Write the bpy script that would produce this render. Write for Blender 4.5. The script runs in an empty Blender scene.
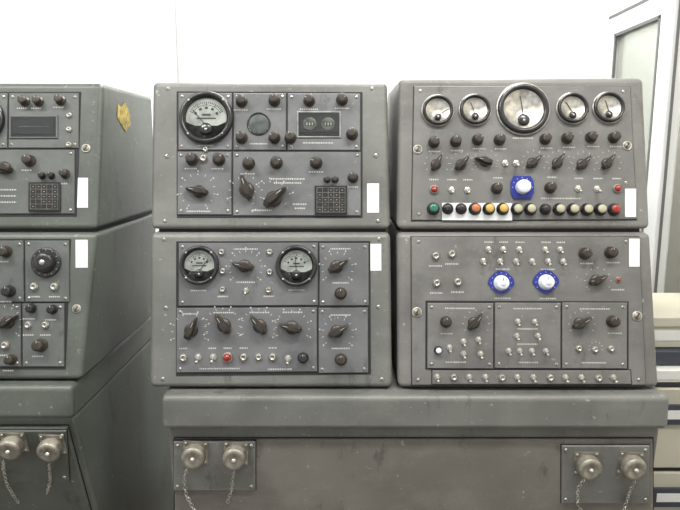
import bpy, bmesh, math, random
from mathutils import Vector, Matrix
random.seed(4)
CAMH=1.45
S=0.0021
scene=bpy.context.scene
try: scene.view_settings.view_transform='Standard'
except: pass

# ---------------- materials ----------------
def mat(name,col,rough=0.5,metal=0.0,var=0.0,scale=8.0,wear=0.0,wearcol=(0.36,0.36,0.34),coat=0.0,bump=0.0,emit=0.0,trans=0.0,chips=0.0,edge=0.0):
    m=bpy.data.materials.new(name); m.use_nodes=True
    nt=m.node_tree; b=nt.nodes['Principled BSDF']
    b.inputs['Base Color'].default_value=(*col,1); b.inputs['Roughness'].default_value=rough
    b.inputs['Metallic'].default_value=metal
    b.inputs['Coat Weight'].default_value=coat
    if trans: b.inputs['Transmission Weight'].default_value=trans
    if emit:
        b.inputs['Emission Color'].default_value=(*col,1); b.inputs['Emission Strength'].default_value=emit
    tc=nt.nodes.new('ShaderNodeTexCoord')
    def noise(sc,det=6,rg=0.5,stretch=None):
        n=nt.nodes.new('ShaderNodeTexNoise'); n.inputs['Scale'].default_value=sc; n.inputs['Detail'].default_value=det; n.inputs['Roughness'].default_value=rg
        if stretch:
            mp=nt.nodes.new('ShaderNodeMapping'); mp.inputs['Scale'].default_value=stretch
            nt.links.new(tc.outputs['Object'],mp.inputs['Vector']); nt.links.new(mp.outputs[0],n.inputs['Vector'])
        else: nt.links.new(tc.outputs['Object'],n.inputs['Vector'])
        return n
    def over(out,n,p0,p1,c,amt=1.0):
        r2=nt.nodes.new('ShaderNodeValToRGB'); r2.color_ramp.elements[0].position=p0; r2.color_ramp.elements[1].position=p1
        r2.color_ramp.elements[1].color=(amt,amt,amt,1)
        nt.links.new(n,r2.inputs['Fac'])
        mx=nt.nodes.new('ShaderNodeMixRGB'); mx.inputs[2].default_value=(*c,1)
        nt.links.new(r2.outputs['Color'],mx.inputs[0]); nt.links.new(out,mx.inputs[1]); return mx.outputs[0]
    if var>0:
        n=noise(scale)
        r=nt.nodes.new('ShaderNodeValToRGB')
        r.color_ramp.elements[0].position=0.35; r.color_ramp.elements[1].position=0.65
        r.color_ramp.elements[0].color=(*[c*(1-var) for c in col],1)
        r.color_ramp.elements[1].color=(*[min(1,c*(1+var)) for c in col],1)
        nt.links.new(n.outputs['Fac'],r.inputs['Fac'])
        out=r.outputs['Color']
        if wear>0:
            out=over(out,noise(scale*14,8,.7).outputs['Fac'],0.66-wear*0.1,0.74,wearcol)
        if chips>0:
            out=over(out,noise(16,12,.75,(1,1,.35)).outputs['Fac'],0.60-chips*.05,0.70,[c*.45 for c in col])
            out=over(out,noise(5,12,.8,(1,1,1.6)).outputs['Fac'],0.50,0.72,[min(1,c*1.6) for c in col],.6)
            out=over(out,noise(55,4,.6).outputs['Fac'],0.68,0.72,[min(1,c*2.6) for c in col],.7*chips+.2)
        if edge>0:
            bv=nt.nodes.new('ShaderNodeBevel'); bv.samples=4; bv.inputs['Radius'].default_value=.016
            ge=nt.nodes.new('ShaderNodeNewGeometry'); dt=nt.nodes.new('ShaderNodeVectorMath'); dt.operation='DOT_PRODUCT'
            nt.links.new(bv.outputs[0],dt.inputs[0]); nt.links.new(ge.outputs['Normal'],dt.inputs[1])
            ma=nt.nodes.new('ShaderNodeMath'); ma.operation='MULTIPLY_ADD'; ma.inputs[1].default_value=-4.0; ma.inputs[2].default_value=4.0
            nt.links.new(dt.outputs['Value'],ma.inputs[0])
            n4=noise(30,10,.75); mb=nt.nodes.new('ShaderNodeMath'); mb.operation='MULTIPLY'
            nt.links.new(ma.outputs[0],mb.inputs[0]); nt.links.new(n4.outputs['Fac'],mb.inputs[1])
            out=over(out,mb.outputs[0],0.12,0.45,[min(1,c*1.9) for c in col],edge)
        nt.links.new(out,b.inputs['Base Color'])
        mr=nt.nodes.new('ShaderNodeMapRange'); mr.inputs['To Min'].default_value=max(0,rough-0.1); mr.inputs['To Max'].default_value=min(1,rough+0.1)
        nt.links.new(n.outputs['Fac'],mr.inputs['Value']); nt.links.new(mr.outputs[0],b.inputs['Roughness'])
        if bump>0:
            n3=noise(450,2)
            bp=nt.nodes.new('ShaderNodeBump'); bp.inputs['Strength'].default_value=bump; bp.inputs['Distance'].default_value=0.001
            nt.links.new(n3.outputs['Fac'],bp.inputs['Height']); nt.links.new(bp.outputs[0],b.inputs['Normal'])
    return m
M={}
M['hull']=mat('hull_grey_paint',(0.130,0.132,0.123),0.42,0,0.2,6,0.4,bump=0.25,chips=.7,edge=.5)
M['hullL']=mat('hull_green_grey_paint',(0.078,0.087,0.076),0.42,0,0.22,6,0.4,bump=0.25,chips=.9,edge=.6)
M['hullR']=mat('hull_warm_grey_paint',(0.136,0.133,0.125),0.42,0,0.2,6,0.4,bump=0.25,chips=.7,edge=.5)
M['panel']=mat('panel_blue_grey',(0.114,0.117,0.121),0.5,0,0.16,14,0.25,bump=0.2,chips=.3)
M['panelR']=mat('panel_grey',(0.130,0.127,0.123),0.5,0,0.15,14,0.25,bump=0.2,chips=.3)
M['panelL']=mat('panel_green_grey',(0.090,0.096,0.092),0.5,0,0.16,14,0.25,bump=0.2,chips=.3)
M['cabf']=mat('cabinet_taupe',(0.145,0.134,0.118),0.5,0,0.16,5,0.15,bump=0.2,chips=.6)
M['gap']=mat('gap_black',(0.012,0.012,0.014),0.7)
M['knob']=mat('bakelite_brown',(0.034,0.026,0.020),0.42,0,0.4,60)
M['knob2']=mat('bakelite_black',(0.016,0.015,0.015),0.35,0,0.3,60)
M['black']=mat('bezel_black',(0.012,0.012,0.013),0.3,coat=0.3)
M['dial']=mat('dial_face',(0.24,0.255,0.235),0.4,0,0.3,45,coat=0.3)
M['dialw']=mat('dial_face_pale',(0.21,0.22,0.205),0.4,0,0.35,45,coat=0.3)
M['dialg']=mat('dial_face_grey',(0.065,0.075,0.068),0.3,0,0.3,60,coat=0.3)
M['ink']=mat('dial_ink',(0.02,0.02,0.02),0.6)
M['white']=mat('engraving_white',(0.48,0.48,0.455),0.6)
M['label']=mat('label_white',(0.70,0.71,0.72),0.55,0,0.04,30)
M['metal']=mat('nickel',(0.48,0.46,0.42),0.34,0.8,0.3,80)
M['bronze']=mat('dull_connector_metal',(0.27,0.25,0.21),0.45,0.5,0.35,60)
M['blue']=mat('blue_plastic',(0.016,0.026,0.22),0.3,coat=0.3)
M['wknob']=mat('white_plastic',(0.70,0.73,0.80),0.25,coat=0.4)
M['red']=mat('red_lens',(0.26,0.015,0.012),0.2,coat=0.5)
M['green']=mat('green_lens',(0.02,0.14,0.09),0.2,coat=0.5)
M['yellow']=mat('yellow_cap',(0.50,0.33,0.08),0.35)
M['orange']=mat('orange_cap',(0.38,0.14,0.05),0.35)
M['cream']=mat('cream_cap',(0.37,0.35,0.25),0.4)
M['sticker']=mat('worn_yellow_sticker',(0.36,0.27,0.06),0.6,0,0.5,90,0.8,(0.1,0.09,0.05))
M['lcd']=mat('dark_window',(0.03,0.032,0.033),0.15,coat=0.6)
M['wall']=mat('wall_white_paint',(0.84,0.85,0.85),0.8,0,0.015,3)
M['wallb']=mat('wall_beige_paint',(0.60,0.585,0.53),0.8,0,0.03,3)
M['ceil']=mat('ceiling_white',(0.85,0.85,0.85),0.8)
M['floor']=mat('floor_lino',(0.16,0.14,0.12),0.4,0,0.15,4)
M['frame']=mat('door_frame_paint',(0.55,0.56,0.56),0.45,0,0.03,5)
M['rubber']=mat('rubber_seal',(0.10,0.10,0.10),0.6)
M['glass']=mat('pane_glass',(0.55,0.58,0.53),0.06,trans=0.6)
M['creamcab']=mat('cream_enamel',(0.40,0.38,0.31),0.4,0,0.08,5)
M['paper']=mat('paper',(0.60,0.60,0.58),0.7)
M['navy']=mat('binder_dark',(0.03,0.035,0.05),0.45)
M['lamp']=mat('unseen_lamp_glow',(1,1,1),0.5,emit=4.0)  # glowing face of the unseen lamps added overhead

# ---------------- mesh builder ----------------
class MB:
    def __init__(s): s.v=[];s.f=[];s.mi=[];s.mats=[];s.sm=[]
    def m(s,k):
        if k not in s.mats: s.mats.append(k)
        return s.mats.index(k)
    def add(s,vs,fs,k,smooth=False,T=None):
        o=len(s.v); i=s.m(k)
        for p in vs:
            p=Vector(p)
            s.v.append(T@p if T else p)
        for f in fs: s.f.append([o+a for a in f]); s.mi.append(i); s.sm.append(smooth)
    def prism(s,pts,z0,z1,k,T=None,top_scale=1.0):
        n=len(pts); cx=sum(p[0] for p in pts)/n; cy=sum(p[1] for p in pts)/n
        vs=[(p[0],p[1],z0) for p in pts]+[(cx+(p[0]-cx)*top_scale,cy+(p[1]-cy)*top_scale,z1) for p in pts]
        fs=[list(range(n))[::-1],list(range(n,2*n))]+[[i,(i+1)%n,n+(i+1)%n,n+i] for i in range(n)]
        s.add(vs,fs,k,False,T)
    def box(s,x0,x1,y0,y1,z0,z1,k,T=None):
        s.prism([(x0,y0),(x1,y0),(x1,y1),(x0,y1)],z0,z1,k,T)
    def lathe(s,prof,n,k,T=None,flute=0.0,fr=(-1,99),smooth=True):
        vs=[];fs=[]
        for r,z in prof:
            for i in range(n):
                a=2*math.pi*i/n
                rr=r*(1-flute*(i%2)) if fr[0]<=z<=fr[1] else r
                vs.append((rr*math.cos(a),rr*math.sin(a),z))
        for j in range(len(prof)-1):
            for i in range(n):
                a=j*n+i; b=j*n+(i+1)%n
                fs.append([a,b,b+n,a+n])
        o=(len(prof)-1)*n
        if prof[-1][0]>1e-6: fs.append([o+i for i in range(n)])
        s.add(vs,fs,k,smooth,T)
    def quadpts(s,q,k):
        s.add(q,[[0,1,2,3]],k)
    def torus(s,R,r,k,T,n=10,m=6,sx=1.0):
        vs=[];fs=[]
        for i in range(n):
            a=2*math.pi*i/n
            for j in range(m):
                b=2*math.pi*j/m
                vs.append(((R+r*math.cos(b))*math.cos(a)*sx,(R+r*math.cos(b))*math.sin(a),r*math.sin(b)))
        for i in range(n):
            for j in range(m):
                fs.append([i*m+j,((i+1)%n)*m+j,((i+1)%n)*m+(j+1)%m,i*m+(j+1)%m])
        s.add(vs,fs,k,True,T)
    def mesh(s,name):
        me=bpy.data.meshes.new(name)
        me.from_pydata([tuple(p) for p in s.v],[],s.f)
        for k in s.mats: me.materials.append(M[k])
        for p,i,sm in zip(me.polygons,s.mi,s.sm): p.material_index=i; p.use_smooth=sm
        me.validate(); me.update()
        return me

def obj(name,me,parent=None,mw=None,bevel=0,seg=2):
    o=bpy.data.objects.new(name,me); scene.collection.objects.link(o)
    if mw is not None: o.matrix_world=mw
    if parent:
        o.parent=parent; o.matrix_parent_inverse=Matrix.Translation(-parent.location)
    if bevel:
        b=o.modifiers.new('bevel','BEVEL'); b.width=bevel; b.segments=seg; b.limit_method='ANGLE'; b.angle_limit=math.radians(35)
        b.harden_normals=True
        for p in me.polygons: p.use_smooth=True
    return o
def empty(name,loc):
    e=bpy.data.objects.new(name,None); e.location=loc; e.empty_display_size=0.1
    scene.collection.objects.link(e); return e

# ---------------- drawing frame on a console face ----------------
class Frame:
    """plan drawing of a face: drawing corners d (TL,TR,BR,BL) -> 3D corners c"""
    def __init__(s,d,c,h=0.0):
        s.d=d; s.c=[Vector((p[0],p[1],p[2]+CAMH)) for p in c]
        TL,TR,BR,BL=s.c
        s.u=(TR-TL).normalized()
        v=((TL+TR)/2-(BL+BR)/2); s.v=(v-v.dot(s.u)*s.u).normalized()
        s.n=s.u.cross(s.v)
        s.h=h
    def P(s,x,y,h=None):
        TL,TR,BR,BL=s.d
        fx=(x-TL[0])/(TR[0]-TL[0])
        yt=TL[1]+(TR[1]-TL[1])*fx; yb=BL[1]+(BR[1]-BL[1])*fx
        v=(y-yt)/(yb-yt)
        xl=TL[0]+(BL[0]-TL[0])*v; xr=TR[0]+(BR[0]-TR[0])*v
        u=(x-xl)/(xr-xl)
        a=s.c[0].lerp(s.c[1],u); b=s.c[3].lerp(s.c[2],u)
        return a.lerp(b,v)+s.n*(s.h if h is None else h)
    def T(s,x,y,rot=0,sc=1.0,h=None):
        p=s.P(x,y,h)
        R=Matrix((s.u,s.v,s.n)).transposed().to_4x4()
        return Matrix.Translation(p)@R@Matrix.Rotation(math.radians(rot),4,'Z')@Matrix.Scale(sc,4)
    def plate(s,mb,x0,y0,x1,y1,h0,h1,k,ch=0.0012,quad=None):
        q=quad or [(x0,y0),(x1,y0),(x1,y1),(x0,y1)]
        q=[q[3],q[2],q[1],q[0]]
        lo=[s.P(a,b,h0) for a,b in q]
        hi=[s.P(a,b,h1-ch) for a,b in q]
        c=sum(hi,Vector())/4
        tp=[]
        for p in hi:
            d=(c-p); du=d.dot(s.u); dv=d.dot(s.v)
            tp.append(p+s.u*math.copysign(ch,du)+s.v*math.copysign(ch,dv)+s.n*ch)
        vs=lo+hi+tp
        fs=[[8,9,10,11]]
        for i in range(4):
            j=(i+1)%4
            fs.append([i,j,4+j,4+i]); fs.append([4+i,4+j,8+j,8+i])
        mb.add(vs,fs,k)

# ---------------- part meshes (shared) ----------------
def mk_knob(k,name):
    b=MB()
    b.lathe([(0.0125,0),(0.0128,0.002),(0.0118,0.004),(0.0105,0.005),(0.0105,0.017),(0.0095,0.0195),(0.006,0.020),(0.0,0.0198)],32,k,flute=0.07,fr=(0.0045,0.018))
    b.box(-0.0004,0.0004,0.005,0.0095,0.0192,0.0203,'white')
    return b.mesh(name)
def mk_small(name,cap,body='knob2'):
    b=MB()
    b.lathe([(0.0125,0),(0.0125,0.003),(0.0105,0.0035),(0.0102,0.012),(0.0092,0.013)],24,body,flute=0.06,fr=(0.0034,0.0125))
    b.lathe([(0.0085,0.012),(0.0083,0.0145),(0.005,0.016),(0,0.0163)],20,cap)
    return b.mesh(name)
def mk_pointer(name,k='knob'):
    b=MB()
    b.lathe([(0.0135,0),(0.0135,0.003),(0.0115,0.006),(0.0,0.0065)],28,k)
    pts=[(-0.0065,-0.016),(-0.004,-0.0195),(0.004,-0.0195),(0.0065,-0.016),(0.0075,0.0),(0.0055,0.012),(0.0022,0.026),(0,0.029),(-0.0022,0.026),(-0.0055,0.012),(-0.0075,0.0)]
    b.prism(pts,0.004,0.017,k,top_scale=0.9); b.prism([(x*.9,y*.9+.0002) for x,y in pts],0.017,0.0205,k,top_scale=0.72)
    b.box(-0.0004,0.0004,0.008,0.018,0.0203,0.0208,'white')
    return b.mesh(name)
def mk_toggle(name):
    b=MB()
    b.lathe([(0.0075,0),(0.0075,0.0025),(0.005,0.003),(0.0045,0.006),(0.003,0.0065)],6,'metal',smooth=False)
    T=Matrix.Rotation(math.radians(25),4,'X')
    b.lathe([(0.0018,0.002),(0.0024,0.012),(0.0036,0.018),(0.0033,0.0215),(0,0.0225)],12,'metal',T)
    return b.mesh(name)
def mk_jack(name):
    b=MB()
    b.lathe([(0.0085,0),(0.0085,0.003),(0.0065,0.004),(0.0065,0.007),(0.0042,0.0075),(0.0035,0.003)],18,'metal')
    b.lathe([(0.0038,0.0028),(0,0.003)],12,'ink')
    return b.mesh(name)
def mk_led(name,k):
    b=MB()
    b.lathe([(0.0100,0),(0.0100,0.003),(0.0075,0.0055),(0.0070,0.005)],20,'bronze')
    b.lathe([(0.0076,0.004),(0.0072,0.0075),(0.004,0.0105),(0,0.0115)],18,k)
    return b.mesh(name)
def mk_screw(name):
    b=MB()
    b.lathe([(0.0034,0),(0.0032,0.0010),(0.0018,0.0018),(0,0.002)],12,'metal')
    b.box(-0.003,0.003,-0.0004,0.0004,0.0016,0.0021,'ink')
    return b.mesh(name)
def mk_fastener(name):
    b=MB()
    b.lathe([(0.0115,0),(0.0115,0.002),(0.0095,0.003),(0.0088,0.0015)],24,'metal')
    b.lathe([(0.0088,0.001),(0.0084,0.0035),(0,0.004)],24,'bronze')
    b.box(-0.0075,0.0075,-0.0013,0.0013,0.0036,0.0046,'ink')
    return b.mesh(name)
def mk_blue(name):
    b=MB()
    pts=[]
    for i in range(48):
        a=2*math.pi*i/48; c,s_=math.cos(a),math.sin(a)
        r=0.0290 if s_>-0.2 else 0.0260
        r+=0.0025*abs(math.cos(2*a))
        pts.append((r*c*1.06,r*s_))
    b.prism(pts,0,0.003,'blue')
    for i in range(9):
        a=math.radians(-30+i*30)
        b.lathe([(0.0010,0.003),(0.0009,0.0034),(0,0.0034)],8,'wknob',Matrix.Translation((0.0255*math.cos(a),0.0255*math.sin(a),0)))
    b.lathe([(0.0195,0.003),(0.0195,0.006),(0.0175,0.008),(0.0165,0.020),(0.0145,0.023),(0.008,0.0235),(0.0,0.0225)],36,'wknob',flute=0.03,fr=(0.0075,0.021))
    b.lathe([(0.0085,0.0234),(0.008,0.0245),(0,0.0246)],24,'label')
    b.box(-0.0007,0.0007,0.004,0.014,0.0228,0.0249,'blue')
    return b.mesh(name)
def mk_meter(name,R,ring=False,needle=-25,face='dial',screws=True):
    b=MB()
    if ring:
        b.lathe([(R*1.0,0),(R*1.0,0.004),(R*0.98,0.0052),(R*0.955,0.0052),(R*.95,0.004)],64,'metal')
        b.lathe([(R*0.95,0.003),(R*0.93,0.010),(R*0.84,0.012),(R*0.76,0.010),(R*0.74,0.003)],64,'black')
        rd=R*.70
    else:
        b.lathe([(R*1.0,0),(R*1.0,0.008),(R*0.96,0.012),(R*0.88,0.013),(R*0.82,0.011),(R*0.80,0.003)],64,'black')
        rd=R*.76
    b.lathe([(R*.81,0.003),(0,0.003)],48,'gap')
    pts=[]
    a0,a1=-12,192
    for i in range(33):
        a=math.radians(a0+(a1-a0)*i/32); pts.append((rd*math.cos(a),rd*math.sin(a)))
    pts+=[(-R*0.42,-R*0.30),(R*0.42,-R*0.30)]
    b.prism(pts,0.003,0.0036,face)
    ink='ink'; q=rd/(R*.74)
    for i in range(21):
        a=math.radians(150-120*i/20)
        l=0.13 if i%5==0 else 0.07
        T=Matrix.Translation((0,-R*0.1,0))@Matrix.Rotation(a-math.pi/2,4,'Z')@Matrix.Scale(q,4)
        b.box(-R*0.013,R*0.013,R*(0.70-l),R*0.70,0.0036/q,0.0039/q,ink,T)
    for i in range(20):
        a=math.radians(150-120*(i+.5)/20)
        T=Matrix.Translation((0,-R*0.1,0))@Matrix.Rotation(a-math.pi/2,4,'Z')@Matrix.Scale(q,4)
        b.box(-R*0.035,R*0.035,R*0.56,R*0.578,0.0036/q,0.0039/q,ink,T)
    for i in range(5):
        a=math.radians(146-28*i)
        T=Matrix.Translation((0,-R*0.1,0))@Matrix.Rotation(a-math.pi/2,4,'Z')@Matrix.Scale(q,4)
        b.box(-R*0.05,R*0.05,R*0.42,R*0.51,0.0036/q,0.0039/q,ink,T)
    b.box(-R*0.16,R*0.16,R*0.08,R*0.15,0.0036,0.0039,ink)
    b.box(-R*0.36,R*0.36,-R*0.05,R*0.0,0.0036,0.0039,ink)
    T=Matrix.Translation((0,-R*0.3,0))@Matrix.Rotation(math.radians(needle),4,'Z')
    b.box(-R*0.014,R*0.014,0,R*0.78,0.0045,0.0052,ink,T)
    b.lathe([(R*0.22,0.003),(R*0.22,0.006),(R*0.16,0.008),(0,0.0085)],24,'black',Matrix.Translation((0,-R*0.42,0)))
    b.lathe([(R*0.06,0.008),(R*0.05,0.0095),(0,0.010)],12,'metal',Matrix.Translation((0,-R*0.45,0)))
    if screws and not ring:
        for a in (45,135,225,315):
            b.lathe([(0.0022,0.0125),(0.0018,0.0136),(0,0.0138)],8,'metal',Matrix.Translation((R*0.9*math.cos(math.radians(a)),R*0.9*math.sin(math.radians(a)),0)))
    return b.mesh(name)
ME=dict(knob=mk_knob('knob','round_knob'),knobb=mk_knob('knob2','round_knob_black'),ptr=mk_pointer('pointer_knob'),
 tog=mk_toggle('toggle_switch'),jack=mk_jack('jack_socket'),
 red=mk_led('red_lamp','red'),green=mk_led('green_lamp','green'),screw=mk_screw('panel_screw'),fast=mk_fastener('quarter_turn_fastener'),
 blue=mk_blue('blue_selector'),cdark=mk_small('cap_dark','knob2'),ccream=mk_small('cap_cream','cream'),cyel=mk_small('cap_yellow','yellow'),
 cor=mk_small('cap_orange','orange'),cgrn=mk_small('cap_green','green'),cred=mk_small('cap_red','red'),cwht=mk_small('cap_white','wknob'))

def connector_mesh():
    b=MB()
    b.box(-0.027,0.027,-0.027,0.027,0,0.004,'bronze')
    for x in (-.022,.022):
        for y in (-.022,.022):
            b.lathe([(0.0032,0.004),(0.003,0.0055),(0,0.006)],10,'metal',Matrix.Translation((x,y,0)))
    b.lathe([(0.021,0.004),(0.021,0.010),(0.0235,0.011),(0.0235,0.014)],36,'bronze')
    b.lathe([(0.026,0.012),(0.0265,0.014),(0.0265,0.027),(0.0245,0.031),(0.017,0.033),(0.015,0.0315),(0,0.032)],48,'bronze',flute=0.035,fr=(0.0135,0.028))
    b.lathe([(0.006,0.031),(0.0055,0.036),(0.003,0.038),(0,0.0385)],14,'metal')
    return b.mesh('capped_connector')
ME['conn']=connector_mesh()

RAISE={'knob':.011,'knobb':.011,'ptr':.011,'blue':.013,'tog':.006}
def place(F,par,key,x,y,rot=0,sc=1.0,name=None,h=None):
    f=1-RAISE.get(key,.010 if key.startswith('c') and key!='conn' else 0)*sc
    x=340+(x-340)*f; y=255+(y-255)*f
    return obj(name or ME[key].name,ME[key],par,F.T(x,y,rot,sc,h))

class Face:
    """collects flat artwork for a face"""
    def __init__(s,F,par,hp): s.F=F; s.par=par; s.b=MB(); s.hp=hp
    def word(s,x,y,w,hh=1.4,k='white'):
        F=s.F; c=x-w/2
        while c<x+w/2:
            l=random.uniform(0.6,1.4)
            s.q(c,y-hh/2,min(c+l,x+w/2),y+hh/2,k); c+=l+0.7
    def q(s,x0,y0,x1,y1,k,e=0.0004):
        F=s.F; h=s.hp+e
        s.b.quadpts([F.P(x0,y1,h),F.P(x1,y1,h),F.P(x1,y0,h),F.P(x0,y0,h)],k)
    def ticks(s,x,y,r,a0=-130,a1=130,n=11,l=2.2,w=0.5,nums=True):
        for i in range(n):
            a=a0+(a1-a0)*i/(n-1)
            T=s.F.T(x,y,-a,1.0,s.hp)
            s.b.box(-w*S/2,w*S/2,r*S,(r+l)*S,0.0001,0.0005,'white',T)
            if nums and i%2==0: s.b.box(-S*0.6,S*0.6,(r+l+1.4)*S,(r+l+2.8)*S,0.0001,0.0005,'white',T)
    def done(s): obj('engraved_markings',s.b.mesh('engraved_markings'),s.par)

def hull(name,c,yb,par,k,bev=0.012):
    TL,TR,BR,BL=[Vector((p[0],p[1],p[2]+CAMH)) for p in c]
    vs=[TL,TR,BR,BL]+[Vector((p.x,yb,p.z)) for p in (TL,TR,BR,BL)]
    fs=[[3,2,1,0],[4,5,6,7],[0,1,5,4],[1,2,6,5],[2,3,7,6],[3,0,4,7]]
    me=bpy.data.meshes.new(name); me.from_pydata([tuple(v) for v in vs],[],fs)
    me.materials.append(M[k]); me.update()
    bm=bmesh.new(); bm.from_mesh(me); bmesh.ops.recalc_face_normals(bm,faces=bm.faces); bm.to_mesh(me); bm.free()
    return obj(name,me,par,bevel=bev,seg=4)

YM,ZM=1.290,-0.1675; YT=1.373; YB_=1.222
def prof(zt,zb):
    return (YT,zt),(YM+.001,ZM+.0035),(YM-.001,ZM-.0035),(YB_,zb)

def console(xs,zt,zb,dU,dL,k,yb=1.70,ex=(0,0)):
    """xs: (topL,topR,midL,midR,botL,botR); ex: extra shell width left/right"""
    t,m1,m2,b=prof(zt,zb)
    e=empty('electronics_console',((xs[4]+xs[5])/2,1.45,zb+CAMH))
    cU=[(xs[0],*t),(xs[1],*t),(xs[3],*m1),(xs[2],*m1)]
    cL=[(xs[2],*m2),(xs[3],*m2),(xs[5],*b),(xs[4],*b)]
    l,r=ex
    hull('upper_housing',[(xs[0]-l,*t),(xs[1]+r,*t),(xs[3]+r,*m1),(xs[2]-l,*m1)],yb,e,k)
    hull('lower_housing',[(xs[2]-l,*m2),(xs[3]+r,*m2),(xs[5]+r,*b),(xs[4]-l,*b)],yb,e,k)
    g=MB(); g.box(xs[2]+.010,xs[3]-.010,YM+.016,yb-.01,ZM+CAMH-.005,ZM+CAMH+.005,'gap'); obj('seam_gasket',g.mesh('seam_gasket'),e)
    return e,Frame(dU,cU),Frame(dL,cL)

def subpanels(F,par,plates,outer,k,hgap=0.0012,hp=0.004,screws=True,sr=4.5):
    b=MB()
    if outer: F.plate(b,*outer,-0.002,hgap,'gap',0.0002)
    for pl in plates:
        F.plate(b,pl[0]+.8,pl[1]+.8,pl[2]-.8,pl[3]-.8,0,hp,k)
        if screws:
            for x in (pl[0]+sr,pl[2]-sr):
                for y in (pl[1]+sr,pl[3]-sr):
                    place(F,par,'screw',x,y,random.uniform(0,180),h=hp)
    obj('instrument_panels',b.mesh('instrument_panels'),par)
HP=0.004

def label(F,par,x0,y0,x1,y1,h=0.0):
    b=MB(); F.plate(b,x0,y0,x1,y1,h-.0005,h+.0008,'label',0.0002)
    obj('paper_label',b.mesh('paper_label'),par)

def grid_display(F,par,x0,y0,x1,y1,nx,ny,h=HP):
    b=MB(); F.plate(b,x0,y0,x1,y1,h-.001,h+.005,'black',0.001)
    hh=h+.0052
    def q(a,c,d,e,k):
        b.quadpts([F.P(a,e,hh),F.P(d,e,hh),F.P(d,c,hh),F.P(a,c,hh)],k)
    ix0,iy0,ix1,iy1=x0+2,y0+2,x1-2,y1-2
    for i in range(nx+1):
        x=ix0+(ix1-ix0)*i/nx; q(x-.12,iy0,x+.12,iy1,'bronze')
    for j in range(ny+1):
        y=iy0+(iy1-iy0)*j/ny; q(ix0,y-.12,ix1,y+.12,'bronze')
    for i in range(nx):
        for j in range(ny):
            if random.random()<.7:
                cx=ix0+(ix1-ix0)*(i+.5)/nx; cy=iy0+(iy1-iy0)*(j+.5)/ny
                q(cx-.7,cy-.4,cx+.7,cy+.4,'bronze')
    obj('counter_grid',b.mesh('counter_grid'),par)

def window_display(F,par,x0,y0,x1,y1,frame='dial',h=HP,dials=True):
    b=MB(); F.plate(b,x0,y0,x1,y1,h-.001,h+.003,frame,0.001)
    F.plate(b,x0+1.6,y0+1.6,x1-1.6,y1-1.6,h,h+.0035,'black',0.0002)
    w=x1-x0
    if dials:
        F.plate(b,x0+3,y0+5,x1-3,y1-5,h+.003,h+.0042,'lcd',0.0002)
        for f in (.29,.71):
            T=F.T(x0+w*f,(y0+y1)/2,0,1,h+.0040)
            b.lathe([(.0145,0),(.0145,.0008),(.0130,.001),(0,.001)],28,'dialg',T)
            b.box(-.010,.010,-.0045,.0045,.001,.0014,'ink',T)
            for dx in (-.006,0,.006):
                b.box(dx-.0012,dx+.0012,-.003,.003,.0014,.0016,'bronze',T)
    else:
        F.plate(b,x0+4,y0+4,x1-4,y1-4,h+.003,h+.0042,'lcd',0.0002)
        hh=h+.0045
        yy=(y0+y1)/2
        b.quadpts([F.P(x0+8,yy+.3,hh),F.P(x1-8,yy+.3,hh),F.P(x1-8,yy-.3,hh),F.P(x0+8,yy-.3,hh)],'dialg')
    obj('display_window',b.mesh('display_window'),par)

# =============== MIDDLE CONSOLE ===============
dU=[(154,83),(387,82),(390,230.5),(152,230.5)]
dL=[(151.5,233.5),(391,234),(392,389),(151,387)]
mid,FU,FL=console((-.399,.1008,-.394,.105,-.392,.1078),.1445,-.487,dU,dL,'hull',ex=(.004,.001))
subpanels(FU,mid,[(178,94,233,153),(233,94,287,153),(287,94,361,153),(177,153,232.5,217),(232.5,153,361.5,218)],(176.8,92.8,362.5,219),'panel')
a=Face(FU,mid,HP)
obj('panel_meter_large',mk_meter('panel_meter_large',.057,needle=40),mid,FU.T(207,120.5,0,1,HP))
for x,y in [(241,102),(274,101),(241,139),(274,139),(309,101),(342,100),(290,139),(352,135)]: place(FU,mid,'knob',x,y,random.uniform(-90,90),1.0,h=HP)
b=MB(); b.lathe([(.025,0),(.025,.002),(.0225,.003),(.022,.001)],40,'black'); b.lathe([(.022,.0008),(.012,.0022),(0,.0027)],32,'dialg')
obj('round_viewing_window',b.mesh('round_viewing_window'),mid,FU.T(259,126,0,1,HP))
window_display(FU,mid,297,113,341,140)
for x in (191,218): place(FU,mid,'knob',x,161,random.uniform(-90,90),1.05,h=HP)
place(FU,mid,'jack',204,161,0,1,h=HP); place(FU,mid,'jack',206,152,0,.7,h=HP)
place(FU,mid,'ptr',198,193,80,1,h=HP); a.ticks(198,193,16,-150,150,13)
for x,y in [(248,165),(276,164),(316,164)]: place(FU,mid,'knob',x,y,random.uniform(-90,90),1.05,h=HP)
place(FU,mid,'ptr',246,191,20,1.15,h=HP); a.ticks(246,194,15,-110,110,9)
place(FU,mid,'ptr',273,200,-50,1.25,h=HP); a.ticks(272,202,18,-120,70,11)
place(FU,mid,'knob',353,179,30,.9,h=HP)
place(FU,mid,'knob',327,181,30,.6,h=HP); place(FU,mid,'knob',335,181,30,.6,h=HP)
grid_display(FU,mid,315,188,347,216,5,5)
for x,y,w in [(241,112,14),(274,111,14),(309,111,18),(342,110,14),(259,146,18),(318,145,30),(191,171,12),(218,171,12),(199,213,24),(248,176,14),(288,181,34),(288,185,28),(316,174,14),(353,189,10),(300,206,14),(300,210,10),(206,148,16),(262,212,20)]: a.word(x,y,w)
a.done()
for x,y in [(167,158),(376,157)]: place(FU,mid,'screw',x,y,30,1.5,h=0)
for x,y in [(168,90),(372,89),(165,222),(378,222)]: place(FU,mid,'screw',x,y,30,1.2,h=0)
label(FU,mid,367,185,379,214)

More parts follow.
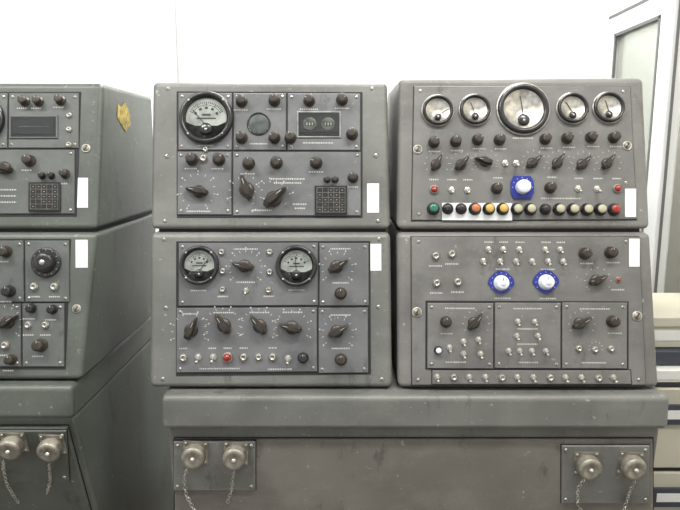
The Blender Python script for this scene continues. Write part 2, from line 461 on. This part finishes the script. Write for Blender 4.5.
subpanels(FL,mid,[(178,243,319,307),(319,243.5,370,307.5),(176,307.5,318,372.5),(318,308,369,374)],(176,242,371,375),'panel')
a=Face(FL,mid,HP)
obj('panel_meter',mk_meter('panel_meter',.041,needle=-35),mid,FL.T(200,266,0,1,HP))
obj('panel_meter',mk_meter('panel_meter_b',.043,needle=5),mid,FL.T(297,267,0,1,HP))
place(FL,mid,'ptr',244,267,78,1,h=HP); a.ticks(246,268,15,-130,130,13)
for x,y,k in [(222,253,'jack'),(270,253,'jack'),(223,290,'jack'),(246,291,'tog'),(269,291,'jack'),(223,272,'jack'),(270,273,'jack')]: place(FL,mid,k,x,y,0,.8,h=HP)
place(FL,mid,'ptr',337,268,-60,1,h=HP); a.ticks(338,269,14,-130,130,11)
place(FL,mid,'knob',341,295,0,1,h=HP)
for i,(x,y,r) in enumerate([(190,331,-25),(223,326,35),(259,327,40),(292,329,75)]):
    place(FL,mid,'ptr',x,y,r,1.05,h=HP); a.ticks(x,y,16,-115,115,11)
for x,k,s in [(184,'jack',1),(198,'tog',1),(213,'tog',1),(228,'red',1.1),(244,'jack',1),(259,'jack',.9),(273,'jack',1),(288,'tog',1),(303,'knobb',.9)]:
    place(FL,mid,k,x,357 if x<280 else 359,0,s,h=HP)
place(FL,mid,'ptr',337,333,-62,1,h=HP); a.ticks(338,334,14,-130,130,11)
place(FL,mid,'knob',341,361,0,1,h=HP)
for x,y,w in [(246,250,24),(246,283,18),(223,297,10),(269,297,10),(199,291,16),(297,291,16),(341,250,20),(341,284,16),(191,314,16),(224,313,20),(260,313,20),(293,313,20),(184,348,8),(213,348,8),(228,348,8),(244,348,8),(273,348,8),(341,316,20),(341,349,18),(220,368,40),(280,369,24)]: a.word(x,y,w)
a.done()
for x,y in [(166,308),(379,308),(164,240),(380,240),(163,378),(382,380)]: place(FL,mid,'screw',x,y,30,1.3,h=0)
label(FL,mid,371,245,382,272)

# =============== RIGHT CONSOLE ===============
dU=[(399,80),(641,78),(648,231),(396,232)]
dL=[(396.5,235),(648,234),(657,388.5),(398,389.5)]
rt,FU,FL=console((.1266,.6456,.1195,.6459,.1203,.6574),.153,-.487,dU,dL,'hullR',ex=(0,.006))
b=MB(); FU.plate(b,0,0,0,0,-.002,.0008,'gap',.0002,quad=[(413,88),(630,87),(637,222),(410,224)])
FU.plate(b,0,0,0,0,0,HP,'panelR',quad=[(413.8,88.8),(629.2,87.8),(636.2,221.2),(410.8,223.2)])
FU.plate(b,441,206,511,223,HP-.001,HP+.0012,'label',.0003)
obj('instrument_panels',b.mesh('instrument_panels'),rt)
a=Face(FU,rt,HP)
for x,y,R,n in [(437,114,.0345,-60),(474,113,.0345,20),(522,112,.057,8),(571,111,.0345,30),(607,110,.0345,15)]:
    obj('panel_meter',mk_meter('panel_meter',R,ring=True,needle=n,face='dialw'),rt,FU.T(x,y,0,1,HP))
for x,y in [(434,145),(456,144),(478,142),(500,142),(546,141),(568,140),(592,139),(615,139)]:
    place(FU,rt,'knob',x,y,random.uniform(-90,90),.95,h=HP); a.word(x,y+10,12)
for x,y,r in [(436,167,-30),(461,167,-45),(485,164,75),(558,165,-35),(583,166,-45),(608,165,-40),(533,165,-50)]:
    place(FU,rt,'ptr',x,y,r,.82,h=HP); a.ticks(x,y,11,-120,120,9,1.6,.45,False)
for x in (505,516): place(FU,rt,'tog',x,166,0,.95,h=HP)
for x,y,k in [(433,193,'red'),(451,193,'tog'),(467,193,'tog'),(497,191,'knob'),(551,190,'knob'),(578,191,'tog'),(597,191,'tog'),(616,191,'red')]:
    place(FU,rt,k,x,y,0,.95,h=HP); a.word(x,y-10,9)
b=MB(); b.prism([(-.024,-.012),(-.018,-.024),(.018,-.024),(.024,-.012),(.024,.012),(.018,.024),(-.018,.024),(-.024,.012)],0,.004,'blue')
for i in range(7):
    an=math.radians(i*30); b.lathe([(.0009,.004),(.0008,.0044),(0,.0044)],8,'wknob',Matrix.Translation((.0205*math.cos(an),.0205*math.sin(an),0)))
b.lathe([(.0150,.004),(.0145,.018),(.0125,.021),(0,.0215)],30,'wknob',flute=.03,fr=(.005,.019)); b.box(-.0008,.0008,.004,.0125,.021,.0222,'blue')
obj('blue_selector_small',b.mesh('blue_selector_small'),rt,FU.T(521,190.5,0,1.0,HP))
for x,k in [(433,'cgrn'),(447.5,'cdark'),(461,'cdark'),(475,'cor'),(489,'cyel'),(503,'cyel'),(517.5,'ccream'),(531,'ccream'),(546,'cdark'),(560,'ccream'),(574,'ccream'),(588,'ccream'),(601.5,'ccream'),(615.5,'cred')]:
    place(FU,rt,k,x,211.5,0,1.05 if k!='cdark' else .95,h=HP+(.001 if 441<x<511 else 0))
for x,y,w in [(522,141,20),(560,201,40)]: a.word(x,y,w)
a.done()
for x,y in [(417,153),(626,148)]: place(FU,rt,'fast',x,y,60,.85,h=HP)
for x,y in [(420,94),(622,93),(418,217),(625,185)]: place(FU,rt,'screw',x,y,20,1.1,h=HP)
label(FU,rt,624,191,635,219,HP)

b=MB(); FL.plate(b,0,0,0,0,-.002,.0008,'gap',.0002,quad=[(410,238),(639,237),(646,386),(411,387)])
FL.plate(b,0,0,0,0,0,HP,'panelR',quad=[(410.8,238.8),(638.2,237.8),(645.2,385),(411.8,386)])
FL.plate(b,0,0,0,0,HP-.001,HP+.0012,'gap',.0002,quad=[(431,370.5),(630,369.5),(631,385),(431,386)])
FL.plate(b,0,0,0,0,HP,HP+.003,'panelR',quad=[(432,371.3),(629,370.5),(630,384),(432,385)])
obj('instrument_panels',b.mesh('instrument_panels'),rt)
subpanels(FL,rt,[(426,304,493,370),(493,303.5,560,369.5),(560,303,626,369.5)],(425,302.5,627.5,370.5),'panelR',hgap=HP+.001,hp=HP+.005,sr=5)
H2=HP+.005
a=Face(FL,rt,HP)
for x in (488,503,519,545,560): place(FL,rt,'tog',x,251,0,.9,h=HP)
for x in (483,500,516,532,548,563): place(FL,rt,'tog',x,263,0,.9,h=HP)
for x,y,k in [(451,256,'jack'),(435,258,'jack'),(586,255,'knob'),(612,254,'knob'),(436,285,'jack'),(457,284,'jack'),(617,281,'red')]: place(FL,rt,k,x,y,0,1 if k!='red' else .6,h=HP); a.word(x,y+10,13)
place(FL,rt,'ptr',597,282,-65,.85,h=HP); a.ticks(597,282,12,-120,120,9,1.6,.45,False)
place(FL,rt,'blue',502,285,0,.82,h=HP); place(FL,rt,'blue',547,284,0,.82,h=HP)
for x in (488,503,519,545,560): a.word(x,244,9)
for x in (502,547): a.word(x,271,14); a.word(x,300,16)
for x in range(437,628,16): place(FL,rt,'tog' if x%3 else 'jack',x,378,0,.9,h=HP+.003)
a.done()
a=Face(FL,rt,H2)
place(FL,rt,'knob',446,324,0,.95,h=H2); place(FL,rt,'ptr',474,325,-40,.9,h=H2); a.ticks(475,325,12,-120,120,9,1.6,.45,False)
for x,y in [(449,349),(463,343),(478,341),(463,355),(480,355)]: place(FL,rt,'tog',x,y,0,.9,h=H2)
place(FL,rt,'cwht',438,352,0,.7,h=H2)
for x,y in [(517,323),(534,323),(516,337),(537,337),(508,352),(519,352),(531,352),(545,352)]: place(FL,rt,'tog',x,y,0,.85,h=H2)
place(FL,rt,'ptr',580,325,-60,.9,h=H2); a.ticks(580,325,12,-120,120,9,1.6,.45,False)
place(FL,rt,'knob',613,323,0,1,h=H2)
for x,y in [(577,349),(593,350),(609,349)]: place(FL,rt,'jack',x,y,0,.8,h=H2)
a.ticks(594,349,6,-100,100,7,1.4,.45,False)
for x,y,w in [(446,335,12),(459,310,30),(455,363,20),(526,310,28),(526,330,20),(526,345,20),(527,363,20),(593,310,30),(613,334,14),(592,363,24)]: a.word(x,y,w)
a.done()
for x,y,s in [(416.5,314,.9),(636,317,.9)]: place(FL,rt,'fast',x,y,60,s,h=HP)
for x,y in [(418,244),(625,243),(418,381),(638,380)]: place(FL,rt,'screw',x,y,20,1.1,h=HP)
label(FL,rt,628,240,638.5,268,HP)

# =============== LEFT CONSOLE ===============
dU=[(-130,84),(103,84),(97,228),(-136,228)]
dL=[(-136,233),(97,233),(82,380),(-147,380)]
lf,FU,FL=console((-1.008,-.508,-1.005,-.5095,-1.008,-.535),.142,-.470,dU,dL,'hullL',yb=1.725)
b=MB(); FU.plate(b,0,0,0,0,-.002,.0012,'gap',.0002,quad=[(-106,93),(81,93),(77,215.5),(-108,215.5)]); obj('panel_recess',b.mesh('panel_recess'),lf)
subpanels(FU,lf,[(9,94,80,150),(-45,94,9,150),(-104,94,-45,150),(-50,150,76,214),(-105,150,-50,214)],None,'panelL')
a=Face(FU,lf,HP)
window_display(FU,lf,11,117,59,140,'panelL',dials=False)
for x,y in [(23,102),(37,102),(59,101)]: place(FU,lf,'knob',x,y,20,.85,h=HP); a.word(x,y+8,10)
for x,y in [(70,117),(70,131),(70,146)]: place(FU,lf,'jack',x,y,0,.7,h=HP)
for x,y,s in [(28,161,1),(64,174,.8),(-12,165,1),(-30,200,1)]: place(FU,lf,'knob',x,y,20,s,h=HP); a.word(x,y+10,10)
place(FU,lf,'ptr',3,168,70,1,h=HP); place(FU,lf,'ptr',-18,195,-50,1.1,h=HP); a.ticks(-18,195,15)
place(FU,lf,'knobb',42,176,20,.6,h=HP); place(FU,lf,'knobb',51,176,20,.6,h=HP)
grid_display(FU,lf,31,183,62,211,5,5)
obj('panel_meter',mk_meter('panel_meter',.052),lf,FU.T(-18,122,0,1,HP))
window_display(FU,lf,-98,113,-54,140); place(FU,lf,'ptr',-78,185,30,1.1,h=HP)
for y in (190,196,202): a.word(8,y,20)
a.done()
place(FU,lf,'fast',86,149,60,.8,h=0); label(FU,lf,77,178,88,207)
b=MB(); FL.plate(b,0,0,0,0,-.002,.0012,'gap',.0002,quad=[(-61,239),(71.5,239),(66,369),(-64,369)]); obj('panel_recess',b.mesh('panel_recess'),lf)
subpanels(FL,lf,[(26,240,71,303),(-60,240,26,303),(23,303,66,367),(-62,303,23,367)],None,'panelL')
a=Face(FL,lf,HP)
b=MB(); b.lathe([(.031,0),(.031,.003),(.028,.004),(0,.004)],44,'black'); b.lathe([(.0225,.004),(.0215,.016),(.017,.020),(.010,.021),(0,.0205)],36,'knob2',flute=.05,fr=(.005,.017)); b.lathe([(.006,.0205),(.005,.022),(0,.0225)],12,'metal')
for i in range(12):
    b.box(-.0004,.0004,.0245,.0280,.004,.0044,'white',Matrix.Rotation(math.radians(i*30),4,'Z'))
obj('tuning_knob',b.mesh('tuning_knob'),lf,FL.T(48,263,0,1,HP))
for x,y,k,s in [(5,252,'knob',1),(36,287,'jack',1),(56,287,'jack',1),(8,292,'knobb',1),(-12,262,'knobb',1),(31,309,'knobb',.8),(52,310,'knobb',.8),(30,325,'jack',.9),(47,325,'jack',.9),(39,346,'knob',1.1),(7,345,'jack',1),(10,360,'knob',.9),(-20,345,'knob',1)]:
    place(FL,lf,k,x,y,0,s,h=HP); a.word(x,y+10,11)
place(FL,lf,'ptr',6,323,-60,1,h=HP); a.ticks(6,323,15)
a.done()
place(FL,lf,'fast',77,309,60,.8,h=0); label(FL,lf,76,240,88,268)
b=MB(); xs=-.5073
pts=[(1.455,.105),(1.475,.098),(1.50,.112),(1.525,.095),(1.535,.06),(1.515,.055),(1.50,.042),(1.47,.058),(1.445,.075)]
b.add([(xs,y,z+CAMH) for y,z in pts],[list(range(len(pts)))],'sticker'); obj('worn_sticker',b.mesh('worn_sticker'),lf)

# =============== BASE CABINETS ===============
def profile_box(name,par,x0,x1,pts,k,bev,seg=3):
    n=len(pts); vs=[(x0,y,z+CAMH) for y,z in pts]+[(x1,y,z+CAMH) for y,z in pts]
    fs=[list(range(n)),list(range(n,2*n))[::-1]]+[[i,n+i,n+(i+1)%n,(i+1)%n] for i in range(n)]
    me=bpy.data.meshes.new(name); me.from_pydata(vs,[],fs); me.materials.append(M[k]); me.update()
    bm=bmesh.new(); bm.from_mesh(me); bmesh.ops.recalc_face_normals(bm,faces=bm.faces); bm.to_mesh(me); bm.free()
    return obj(name,me,par,bevel=bev,seg=seg)
def chain(par,F,pts):
    b=MB(); P=[F.P(x,y,h) for x,y,h in pts]
    d=.0075
    fine=[]
    for i in range(len(P)-1):
        for j in range(40): fine.append(P[i].lerp(P[i+1],j/40))
    last=fine[0]
    links=[]
    for p in fine:
        if (p-last).length>=d: links.append((last,p)); last=p
    for i,(p,q) in enumerate(links):
        dirv=(q-p).normalized(); c=(p+q)/2
        z=F.n if i%2 else F.u
        x=dirv; y=z.cross(x).normalized(); z=x.cross(y)
        T=Matrix.Translation(c)@Matrix((x,y,z)).transposed().to_4x4()
        b.torus(.0034,.0010,'metal',T,sx=1.45,n=10,m=5)
    obj('keeper_chain',b.mesh('keeper_chain'),par)

cab=empty('console_cabinet',(.15,1.45,0))
profile_box('top_slab',cab,-.3646,.672,[(1.192,-.492),(1.80,-.4885),(1.80,-.564),(1.188,-.564)],'hull',.012)
profile_box('body',cab,-.360,.668,[(1.214,-.562),(1.79,-.562),(1.79,-1.44),(1.265,-1.44),(1.232,-.80)],'hull',.008)
profile_box('plinth',cab,-.34,.648,[(1.30,-1.38),(1.69,-1.38),(1.69,-1.4499),(1.30,-1.4499)],'gap',.002)
FC=Frame([(168.3,440),(658.5,440),(648.8,510),(173.6,510)],[(-.36,1.2165,-.599),(.668,1.2165,-.599),(.668,1.2294,-.767),(-.36,1.2294,-.767)])
b=MB(); FC.plate(b,0,0,0,0,-.003,.001,'gap',.0002,quad=[(174,437),(653,437),(650,760),(176,760)])
FC.plate(b,0,0,0,0,0,.006,'cabf',.003,quad=[(175.5,438.2),(651.5,438.2),(648.5,758),(177.5,758)])
obj('front_door_panel',b.mesh('front_door_panel'),cab)
def conn_plate(F,par,x0,y0,x1,y1,cs,base=.006,k='hull'):
    b=MB(); F.plate(b,x0-.8,y0-.8,x1+.8,y1+.8,base-.002,base+.001,'gap',.0002); F.plate(b,x0,y0,x1,y1,base-.001,base+.005,k,.0015); obj('connector_plate',b.mesh('connector_plate'),par)
    for x in (x0+4,x1-4):
        for y in (y0+4,y1-4): place(F,par,'screw',x,y,30,1.2,h=base+.005)
    for i,(x,y) in enumerate(cs):
        place(F,par,'conn',x,y,random.uniform(-6,6),.93,h=base+.005,name='capped_connector')
        chain(par,F,[(x,y+11,base+.030),(x-2,y+22,base+.02),(x-4,y+36,base+.012),(x-8,y+48,base+.012)] if i%2 else [(x-6,y+10,base+.030),(x-10,y+22,base+.018),(x-9,y+40,base+.012),(x-3,y+52,base+.012),(x+2,y+60,base+.012)])
conn_plate(FC,cab,175,439,256,487,[(197,448.5),(237,449.5)])
conn_plate(FC,cab,560,443,647,500,[(583.5,459),(627,459)])

cabL=empty('console_cabinet',(-.78,1.45,0))
profile_box('top_slab',cabL,-1.03,-.546,[(1.200,-.474),(1.90,-.4715),(1.90,-.545),(1.196,-.545)],'hullL',.012)
profile_box('body',cabL,-1.025,-.549,[(1.206,-.543),(1.95,-.543),(1.95,-1.44),(1.34,-1.44),(1.31,-.86)],'hullL',.008)
profile_box('plinth',cabL,-1.0,-.57,[(1.36,-1.38),(1.69,-1.38),(1.69,-1.4499),(1.36,-1.4499)],'gap',.002)
TH=math.radians(9.6)
def body_pt(x,z): t=(z+.543)/(-.86+.543); return (x,1.206+(1.31-1.206)*t,z)
cc=[body_pt(-1.025,-.56),body_pt(-.549,-.56),body_pt(-.549,-.80),body_pt(-1.025,-.80)]
FCL=Frame([(-147.6,424.3),(78.9,424.3),(97.0,510.0),(-113.6,510.0)],cc)
b=MB(); FCL.plate(b,0,0,0,0,-.003,.001,'gap',.0002,quad=[(-140,425),(72,425),(92,516),(-110,516)])
FCL.plate(b,0,0,0,0,0,.006,'hullL',.003,quad=[(-139,426.2),(71,426.2),(90.5,514.5),(-109,514.5)])
obj('front_door_panel',b.mesh('front_door_panel'),cabL)
conn_plate(FCL,cabL,-12,428,71,477,[(20,437.5),(58,439.5)],k='hullL')

# =============== ROOM ===============
def rbox(name,x0,x1,y0,y1,z0,z1,k,par=None,bev=0):
    b=MB(); b.box(x0,x1,y0,y1,z0,z1,k); return obj(name,b.mesh(name),par,bevel=bev)
rbox('floor',-2.6,1.34,-2.5,2.5,-.05,0,'floor')
rbox('wall_back',-2.6,1.34,2.5,2.6,0,3,'wall')
rbox('wall_left',-2.7,-2.6,-2.5,2.6,0,3,'wall')
rbox('wall_right',1.34,1.44,-2.5,2.6,0,3,'wallb')
rbox('ceiling',-2.7,1.44,-2.5,2.6,3,3.08,'ceil')
rbox('trim_1',-.625,-.575,2.475,2.5,.1,3,'frame',bev=.004)
rbox('baseboard_back',-2.6,1.34,2.485,2.5,0,.1,'frame')

gd=empty('door_1',(1.07,2.18,0))
X0,X1=1.02,1.065
rbox('stile_near',X0,X1,1.99,2.075,.01,1.95,'frame',gd,.004)
rbox('stile_far',X0,X1,2.40,2.47,.01,1.95,'frame',gd,.004)
rbox('rail_top',X0,X1,2.075,2.40,1.87,1.95,'frame',gd,.004)
rbox('rail_mid',X0,X1,2.075,2.40,.85,.95,'frame',gd,.004)
rbox('kick_panel',X0+.01,X1-.01,2.075,2.40,.01,.85,'frame',gd,.002)
b=MB()
b.box(X0-.002,X0+.006,2.068,2.080,.95,1.875,'rubber'); b.box(X0-.002,X0+.006,2.395,2.405,.95,1.875,'rubber')
b.box(X0-.002,X0+.006,2.070,2.405,1.864,1.875,'rubber'); b.box(X0-.002,X0+.006,2.070,2.405,.945,.955,'rubber')
b.box(X0-.002,X0+.004,1.995,2.465,1.938,1.948,'rubber'); b.box(X0+.012,X0+.020,1.986,1.992,.02,1.945,'rubber')
obj('glazing_seal',b.mesh('glazing_seal'),gd)
rbox('glass_pane',X0+.015,X0+.021,2.075,2.40,.95,1.87,'glass',gd)

fc=empty('filing_cabinet',(1.0,1.6,0))
rbox('carcass',.73,1.25,1.42,1.84,.02,.90,'creamcab',fc,.006)
for i in range(4):
    z=.04+i*.215
    rbox('drawer_front',.738,1.242,1.405,1.42,z,z+.203,'creamcab',fc,.003)
    rbox('drawer_shadow_gap',.736,1.244,1.415,1.4205,z+.203,z+.215,'gap',fc)
    rbox('label_holder',.765,.865,1.398,1.405,z+.115,z+.165,'navy',fc,.001)
    rbox('label_card',.775,.855,1.3965,1.398,z+.130,z+.152,'paper',fc)
rbox('feet',.75,1.23,1.44,1.82,0,.02,'gap',fc)
rbox('paper_stack',.75,.98,1.43,1.72,.9005,.925,'paper',None,.002)
rbox('ring_binder',.74,1.0,1.46,1.74,.9255,.965,'navy',None,.006)
bx=empty('document_box',(.87,1.62,.966))
rbox('box_body',.75,1.02,1.48,1.74,.966,1.035,'creamcab',bx,.003)
rbox('box_lid',.745,1.025,1.475,1.745,1.02,1.045,'creamcab',bx,.003)
rbox('box_label',.77,.86,1.4785,1.48,.985,1.010,'paper',bx)

for i,(x,y) in enumerate([(-1.3,.4),(.5,.4),(.1,1.95)]):  # unseen lamps added to light the room; the last brightens the back wall
    e=empty('unseen_ceiling_lamp',(x,y,2.95))
    rbox('unseen_lamp_housing',x-.62,x+.62,y-.12,y+.12,2.93,3.0,'frame',e,.005)
    rbox('unseen_lamp_diffuser',x-.6,x+.6,y-.1,y+.1,2.915,2.93,'lamp',e,.003)
    L=bpy.data.lights.new('unseen_area_light','AREA'); L.shape='RECTANGLE'; L.size=1.2; L.size_y=.2; L.energy=44 if i<2 else 58; L.color=(1,.985,.94)
    o=bpy.data.objects.new('unseen_area_light',L); o.location=(x,y,2.90); scene.collection.objects.link(o); o.parent=e; o.matrix_parent_inverse=Matrix.Translation(-e.location)

w=bpy.data.worlds.new('world'); scene.world=w; w.use_nodes=True
bg=w.node_tree.nodes['Background']; bg.inputs[0].default_value=(.95,.98,1,1); bg.inputs[1].default_value=1.0

cam=bpy.data.cameras.new('camera'); cam.sensor_width=36; cam.lens=36*620/680; cam.clip_start=.01
co=bpy.data.objects.new('camera',cam); co.location=(0,0,CAMH); co.rotation_euler=(math.pi/2-TH,0,0)
scene.collection.objects.link(co); scene.camera=co
